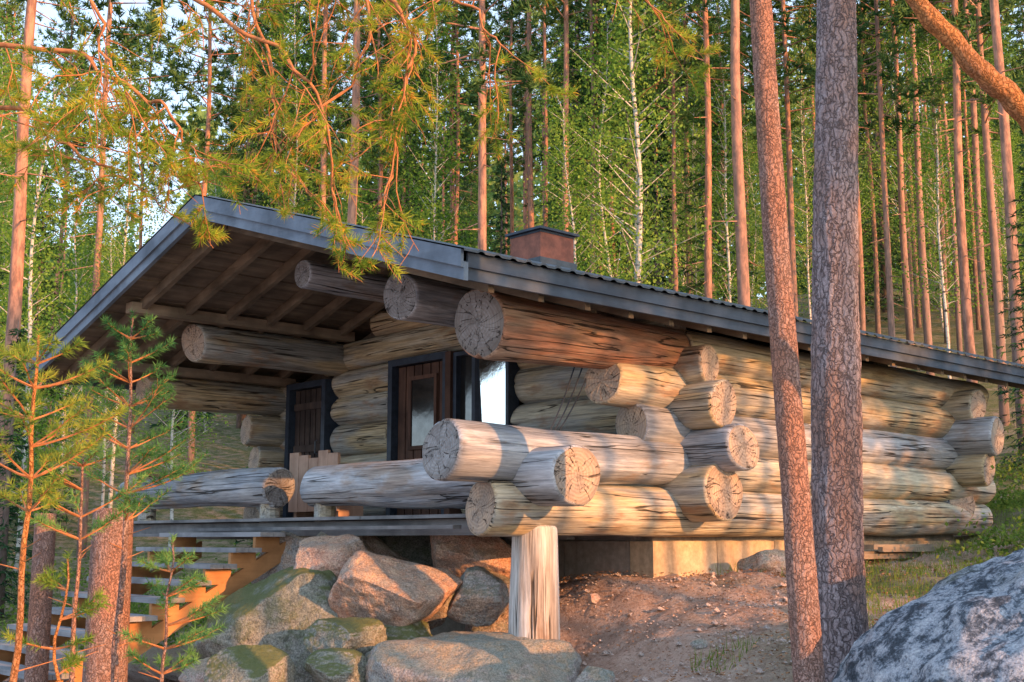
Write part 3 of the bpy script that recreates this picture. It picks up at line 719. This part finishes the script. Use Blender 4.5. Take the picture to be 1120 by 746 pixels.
# ---------- forest
def bgpine(sd,H,cs=.5):
    rr=random.Random(sd); mt=MB(); mc=MB(); n=12
    pts=[Vector((.25*noise.noise(Vector((i*.22,sd,0))),.25*noise.noise(Vector((i*.22,sd,6))),H*i/n)) for i in range(n+1)]
    mt.tube(pts,[.15*(1-.8*i/n)+.01 for i in range(n+1)],9)
    def pt(z): f=max(0,min(n-.001,z/H*n)); i=int(f); return pts[i].lerp(pts[i+1],f-i)
    for i in range(14):
        p=pt(rr.uniform(.15,cs)*H); a=rr.random()*2*PI; L=rr.uniform(.3,1.1); mt.tube([p,p+Vector((math.cos(a)*L,math.sin(a)*L,-.15))],[.018,.006],3,0,False)
    for i in range(62):
        t_=i/62; z=H*(cs+(1-cs)*t_); p=pt(z); a=rr.random()*2*PI; L=(2.3*(1-t_)**.6+.3)*rr.uniform(.5,1)*min(1,.5+t_*3)
        d=Vector((math.cos(a),math.sin(a),rr.uniform(-.1,.35))); mt.tube([p,p+d*L*.5,p+d*L],[.03,.02,.008],3,0,False)
        for c in range(6):
            cc=p+d*L*rr.uniform(.35,1.05)+Vector((rr.gauss(0,.2),rr.gauss(0,.2),rr.gauss(0,.12)))
            needles(mc,cc,Vector((rr.gauss(0,1),rr.gauss(0,1),.6)),.3,24,.24,.022,rr)
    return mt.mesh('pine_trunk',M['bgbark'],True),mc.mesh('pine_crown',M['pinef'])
def bgspruce(sd,H):
    rr=random.Random(sd); mt=MB(); mc=MB()
    mt.tube([(0,0,0),(0,0,H*.5),(0,0,H)],[.16,.09,.01],8)
    lv=int(H*2.6)
    for i in range(lv):
        t_=i/lv; z=H*(.06+.93*t_)
        for k in range(8):
            a=rr.random()*2*PI; L=(.17*H*(1-t_)+.15)*rr.uniform(.55,1.05); d=Vector((math.cos(a),math.sin(a),-.25+.3*t_))
            p=Vector((0,0,z+rr.uniform(-.15,.15)))
            mt.tube([p,p+d*L],[.015,.004],3,0,False)
            for q in range(int(7+L*9)):
                b=p+d*L*(rr.random()**.7); e=Vector((d.x*.5+rr.gauss(0,.5),d.y*.5+rr.gauss(0,.5),-.25+rr.gauss(0,.3))).normalized()*rr.uniform(.18,.36)
                s=e.cross(Vector((rr.gauss(0,1),rr.gauss(0,1),rr.gauss(0,1)))).normalized()*.034
                o=len(mc.v); mc.v.extend([tuple(b-s),tuple(b+s),tuple(b+e)]); mc.f.append((o,o+1,o+2)); mc.m.append(0)
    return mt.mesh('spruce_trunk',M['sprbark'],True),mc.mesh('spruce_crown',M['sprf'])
def bgbirch(sd,H,low=.2):
    rr=random.Random(sd); mt=MB(); mc=MB(); n=12
    pts=[Vector((.5*noise.noise(Vector((i*.2,sd,0))),.5*noise.noise(Vector((i*.2,sd,6))),H*i/n)) for i in range(n+1)]
    mt.tube(pts,[.07*(1-.85*i/n)+.006 for i in range(n+1)],8)
    for i in range(66):
        t_=(i+.5)/66; z=H*(low+(1-low)*t_); f=z/H*n; k=min(n-1,int(f)); p=pts[k].lerp(pts[k+1],f-k)
        a=rr.random()*2*PI; L=rr.uniform(.6,1.9)*(1-.6*t_); d=Vector((math.cos(a),math.sin(a),rr.uniform(.3,1.)))
        q=p+d*L; mt.tube([p,p+d*L*.6,q],[.018,.01,.003],3,0,False)
        for c in range(100):
            b=p+d*L*rr.uniform(.3,1.1)+Vector((rr.gauss(0,.28),rr.gauss(0,.28),rr.gauss(0,.28)))
            u_=Vector((rr.gauss(0,1),rr.gauss(0,1),rr.gauss(0,1))).normalized()*.038; w_=u_.cross(Vector((rr.gauss(0,1),rr.gauss(0,1),rr.gauss(0,1)))).normalized()*.031
            o=len(mc.v); mc.v.extend([tuple(b-u_),tuple(b+w_),tuple(b+u_),tuple(b-w_)]); mc.f.append((o,o+1,o+2,o+3)); mc.m.append(0)
    return mt.mesh('birch_trunk',M['birch'],True),mc.mesh('birch_crown',M['birf'])
PV=[bgpine(100+i,H,cs) for i,(H,cs) in enumerate(((21,.55),(19,.5),(22,.62),(18,.42),(20,.48)))]
SV=[bgspruce(200+i,H) for i,H in enumerate((15,11,8))]
BV=[bgbirch(300+i,H,lo) for i,(H,lo) in enumerate(((14,.25),(11,.12),(8,.08)))]
FR=random.Random(77)
def tree(kind,x,y,s=1.,label=None,group=None,th=1.,vi=None):
    V={'pine_tree':PV,'spruce_tree':SV,'birch_tree':BV}[kind]; v=V[FR.randrange(len(V)) if vi is None else vi]
    o=empty(kind,(x,y,gz(x,y)-.2),FR.random()*6.28,label,'tree',group)
    link('trunk',v[0],o,scale=(s*th,s*th,s)); link('crown',v[1],o,scale=(s,s,s)); return o
def blocked(x,y,mg=1.2):
    a,b=AB(x,y); return -2<a<12+mg and -mg<b<9+mg
placed=[]
def ok(x,y,d):
    if blocked(x,y): return False
    for (a,b) in placed:
        if (a-x)**2+(b-y)**2<d*d: return False
    placed.append((x,y)); return True
GP='pines in the forest behind the cabin'; LP='tall forest pine with a bare reddish trunk behind the cabin'
named=[(12,24,1.0,0,'thick orange brown pine trunk at the left edge of the forest'),(103,30,.7,1,'slim pine trunk between the sky gap and the roof peak'),
(383,30,.95,2,'pinkish pine trunk rising above the front gable'),(527,27,.8,4,'bright pinkish pine trunk left of the chimney'),
(620,34,.75,0,'straight pine trunk rising just behind the chimney'),(812,29,1.05,2,'sunlit brown pine trunk left of the leaning foreground trunk'),
(1060,30,.85,1,'greyish pine trunk right of the thick foreground trunk'),(1112,26,.85,0,'orange pine trunk at the right edge of the forest'),
(1015,36,.75,2,'thin orange lit pine trunk above the far end of the roof')]
for px,Y,th,vi,lab in named:
    x=(px-560)/F/.985*Y; placed.append((x,Y)); tree('pine_tree',x,Y,1.1,lab,None,th*.95,vi)
for px,Y in ((350,33),(497,40),(598,44),(650,38),(740,36),(780,33),(755,47),(975,33),(995,42),(1080,38),(1092,31),(215,38),(300,42),(440,46),(560,52),(690,50),(850,44),(900,52),(942,40),(1035,47),(60,44),(150,52),(265,55),(410,38),(670,60),(820,58),(870,36),(960,46),(1048,40),(720,43),(635,50),(795,50),(1005,55),(1070,52),(580,39)):
    x=(px-560)/F/.985*Y; placed.append((x,Y)); tree('pine_tree',x,Y,FR.uniform(.95,1.15),LP,GP,FR.uniform(.55,.8))
bx=(703-560)/F/.985*30; tree('birch_tree',bx,30,1.25,'white stemmed birch behind the roof right of the chimney',vi=0); placed.append((bx,30))
bx=(35-560)/F/.985*26; tree('birch_tree',bx,26,1.,'white stemmed birch at the far left behind the young pines',vi=1)
def skygap(x,y):
    px=560+x/y*.985*F; return 30<px<195
def scatter(kind,n,y0,y1,d,s0,s1,label,group,gap=.0,side=.54,th=(.7,.95)):
    c=0;tries=0
    while c<n and tries<6000:
        tries+=1; y=y0+(y1-y0)*FR.random()**.8; x=FR.uniform(-side,side)*y
        if skygap(x,y) and FR.random()<gap: continue
        if not ok(x,y,d): continue
        tree(kind,x,y,FR.uniform(s0,s1),label,group,FR.uniform(*th)); c+=1
scatter('pine_tree',62,38,92,1.8,.95,1.25,LP,GP,.93,th=(.6,.85))
scatter('spruce_tree',46,38,88,1.8,1.0,1.5,'dark green forest spruce among the pines behind the cabin','spruces in the forest behind the cabin',.93)
scatter('birch_tree',56,29,66,1.3,.8,1.25,'light green forest birch with fresh leaves behind the cabin','birches in the forest behind the cabin',.8,th=(.6,.9))
for (x,y,k,s) in ((-9,22,'spruce_tree',.5),(-11.5,26,'spruce_tree',.6),(-7.5,27,'birch_tree',.6),(-10,30,'birch_tree',.6),(-6.2,31,'spruce_tree',.6),(-13,33,'spruce_tree',.7),(9.2,20,'spruce_tree',.35),(10.5,24,'spruce_tree',.5)):
    placed.append((x,y)); tree(k,x,y,s,'low bushy forest tree filling the shade beside the cabin','low trees in the shade beside the cabin')
def sp(s,t_): return (.66*s+.75*t_, .75*s-.66*t_)
OL='evergreen out of view on the sunny side of the clearing'; OG='evergreens out of view on the sunny side'
# s runs across the sun direction, t towards the sun.  tall-crowned pines let the low sun in beneath them
for (s,t_) in ((7.6,13),(9.0,13.5),(10.3,13),(11.6,13.5),(12.9,13),(8.3,18),(9.7,17.5),(11.,18.5),(12.3,17.5),(13.6,18.5),(9.,22.5),(10.4,22.5),(11.8,22),(13.2,23)):
    x,y=sp(s,t_); zc=1.75+.231*(t_+7.5); tree('pine_tree',x,y,(zc-gz(x,y)+.2)/13.6,OL,OG,vi=2)
for (s,t_,sc,vi) in ((9.75,10,.55,2),(15.6,12,1.0,0),(17.4,14,1.,0),(19.4,13,1.1,0),(21.4,16,1.1,0),(15.2,18,1.1,0),(16.6,19,1.2,0),(18.5,20,1.2,0),(20.3,21,1.2,0),(13.6,10,.75,2),(11.9,9.5,.6,2)):
    x,y=sp(s,t_); tree('spruce_tree',x,y,sc,OL,OG,vi=vi)
# distant forest mass
m=MB(); rr=random.Random(9)
for i in range(5200):
    y=rr.uniform(95,150); x=rr.uniform(-.60,.60)*y; g=gz(x,y); H=rr.uniform(17,27)*(1 if not skygap(x,y) else .4); cz=g+H*rr.random(); rad=1.8*(1-.5*(cz-g)/H)
    for k in range(16):
        b=Vector((x+rr.gauss(0,rad*.6),y+rr.gauss(0,rad*.5),cz+rr.gauss(0,.8))); e=Vector((rr.gauss(0,1),rr.gauss(0,.5),rr.gauss(0,1))).normalized()*.7; s=e.cross(Vector((0,1,.2))).normalized()*.28
        m.add([b-s,b+s,b+e],[(0,1,2)])
tag(m.build('distant_forest',M['farf']),'far off mass of forest on the hill behind the trees','forest',kind='stuff')
# ground cover
m=MB(); rr=random.Random(13)
for i in range(9000):
    y=rr.uniform(8.4,17); x=rr.uniform(.0,.46)*y
    if noise.noise(Vector((x*.9,y*.9,0)))<-.05+rr.uniform(-.2,.3)-.3*ss((x-1.5)/1.5): continue
    a,b=AB(x,y)
    if a>3.4 and b>.9: continue
    z=gz(x,y)+.045; r=rr.uniform(.010,.026); a=rr.random()*6.28; c,s=math.cos(a)*r,math.sin(a)*r; h=rr.uniform(-.012,.02)
    m.add([(x-c,y-s,z),(x+s*.6,y-c*.6,z+h),(x+c,y+s,z+.008),(x-s*.6,y+c*.6,z+h)],[(0,1,2,3)])
tag(m.build('leaf_litter',M['litter']),'dry brown leaves and bark flakes scattered over the slope','litter',kind='stuff')
m=MB()
for i in range(1600):
    y=rr.uniform(9.5,14); x=rr.uniform(-.02,.24)*y
    a,b=AB(x,y)
    if a>3.4 and b>.9: continue
    z=gz(x,y)+.01; r=rr.uniform(.008,.02)*(1 if rr.random()<.92 else 2.6)
    o=[Vector((rr.uniform(.7,1.2),0,0)),Vector((0,rr.uniform(.7,1.2),0)),Vector((-rr.uniform(.7,1.2),0,0)),Vector((0,-rr.uniform(.7,1.2),0)),Vector((rr.uniform(-.3,.3),rr.uniform(-.3,.3),rr.uniform(.6,.9))),Vector((.5,.5,.4)),Vector((-.5,-.6,.4))]
    c=Vector((x,y,z)); m.add([c+v*r for v in o],[(0,5,4),(5,1,4),(1,2,4),(2,6,4),(6,3,4),(3,0,4),(0,1,5),(2,3,6)])
tag(m.build('gravel',M['pebble'],None,False),'loose pinkish gravel on the bare bank under the terrace','gravel',kind='stuff')
m=MB()
for i in range(14000):
    y=rr.uniform(8.2,22); x=rr.uniform(.12,.5)*y
    if noise.noise(Vector((x*.7,y*.7,5)))<.10-.45*ss((x-2.5)/2.5): continue
    a,b=AB(x,y)
    if -.5<a<11 and b>.75 or (x<2.0 and y>11): continue
    z=gz(x,y); h=rr.uniform(.06,.18); dx,dy=rr.gauss(0,.04),rr.gauss(0,.04)
    m.add([(x-.004,y,z),(x+.004,y,z),(x+dx,y+dy,z+h)],[(0,1,2)])
tag(m.build('grass',M['grassm']),'thin green grass and moss tufts at the right of the slope','grass',kind='stuff')
m=MB()
for i in range(420):
    y=rr.uniform(14,27); x=rr.choice((rr.uniform(.38,.62),rr.uniform(-.6,-.2)))*y
    if blocked(x,y,.2): continue
    z=gz(x,y); R_=rr.uniform(.15,.4)
    for k in range(70):
        b=Vector((x+rr.gauss(0,R_),y+rr.gauss(0,R_),z+abs(rr.gauss(0,R_*.8)))); u_=Vector((rr.gauss(0,1),rr.gauss(0,1),rr.gauss(0,1))).normalized()*.035; w_=u_.cross(Vector((rr.gauss(0,1),rr.gauss(0,1),1))).normalized()*.025
        m.add([b-u_,b+w_,b+u_,b-w_],[(0,1,2,3)])
tag(m.build('undergrowth',M['grassm']),'low leafy undergrowth covering the forest floor beside the cabin','undergrowth',kind='stuff')
# ---------- light, world, camera
EL=math.radians(13); S=Vector((.75,-.66,0)).normalized()*math.cos(EL)+Vector((0,0,math.sin(EL)))
sun=bpy.data.lights.new('sun','SUN'); sun.energy=7.5; sun.angle=math.radians(.5); sun.color=(1,.42,.14)
so=bpy.data.objects.new('sun',sun); COL.objects.link(so); so.rotation_euler=S.to_track_quat('Z','Y').to_euler()
w=bpy.data.worlds.new('World'); SC.world=w; w.use_nodes=True; nt=w.node_tree
sk=nt.nodes.new('ShaderNodeTexSky'); sk.sky_type='NISHITA'; sk.sun_disc=False; sk.sun_elevation=EL; sk.sun_rotation=math.atan2(S.x,S.y)
sk.air_density=1.; sk.dust_density=1.5
mx=nt.nodes.new('ShaderNodeMix'); mx.data_type='RGBA'; mx.blend_type='ADD'; mx.inputs[0].default_value=1.
nt.links.new(sk.outputs[0],mx.inputs[6]); mx.inputs[7].default_value=(4.7,6.0,7.9,1)   # even pale blue added over the whole sky to brighten the shade
nt.links.new(mx.outputs[2],nt.nodes['Background'].inputs[0]); nt.nodes['Background'].inputs[1].default_value=.15
cam=bpy.data.cameras.new('camera'); cam.lens=36*F/1120; cam.sensor_width=36; cam.clip_end=1500
co=bpy.data.objects.new('camera',cam); COL.objects.link(co); co.location=(0,0,0); co.rotation_euler=(PI/2+TH,0,0); SC.camera=co
SC.view_settings.view_transform='Standard'; SC.view_settings.look='None'; SC.view_settings.exposure=0
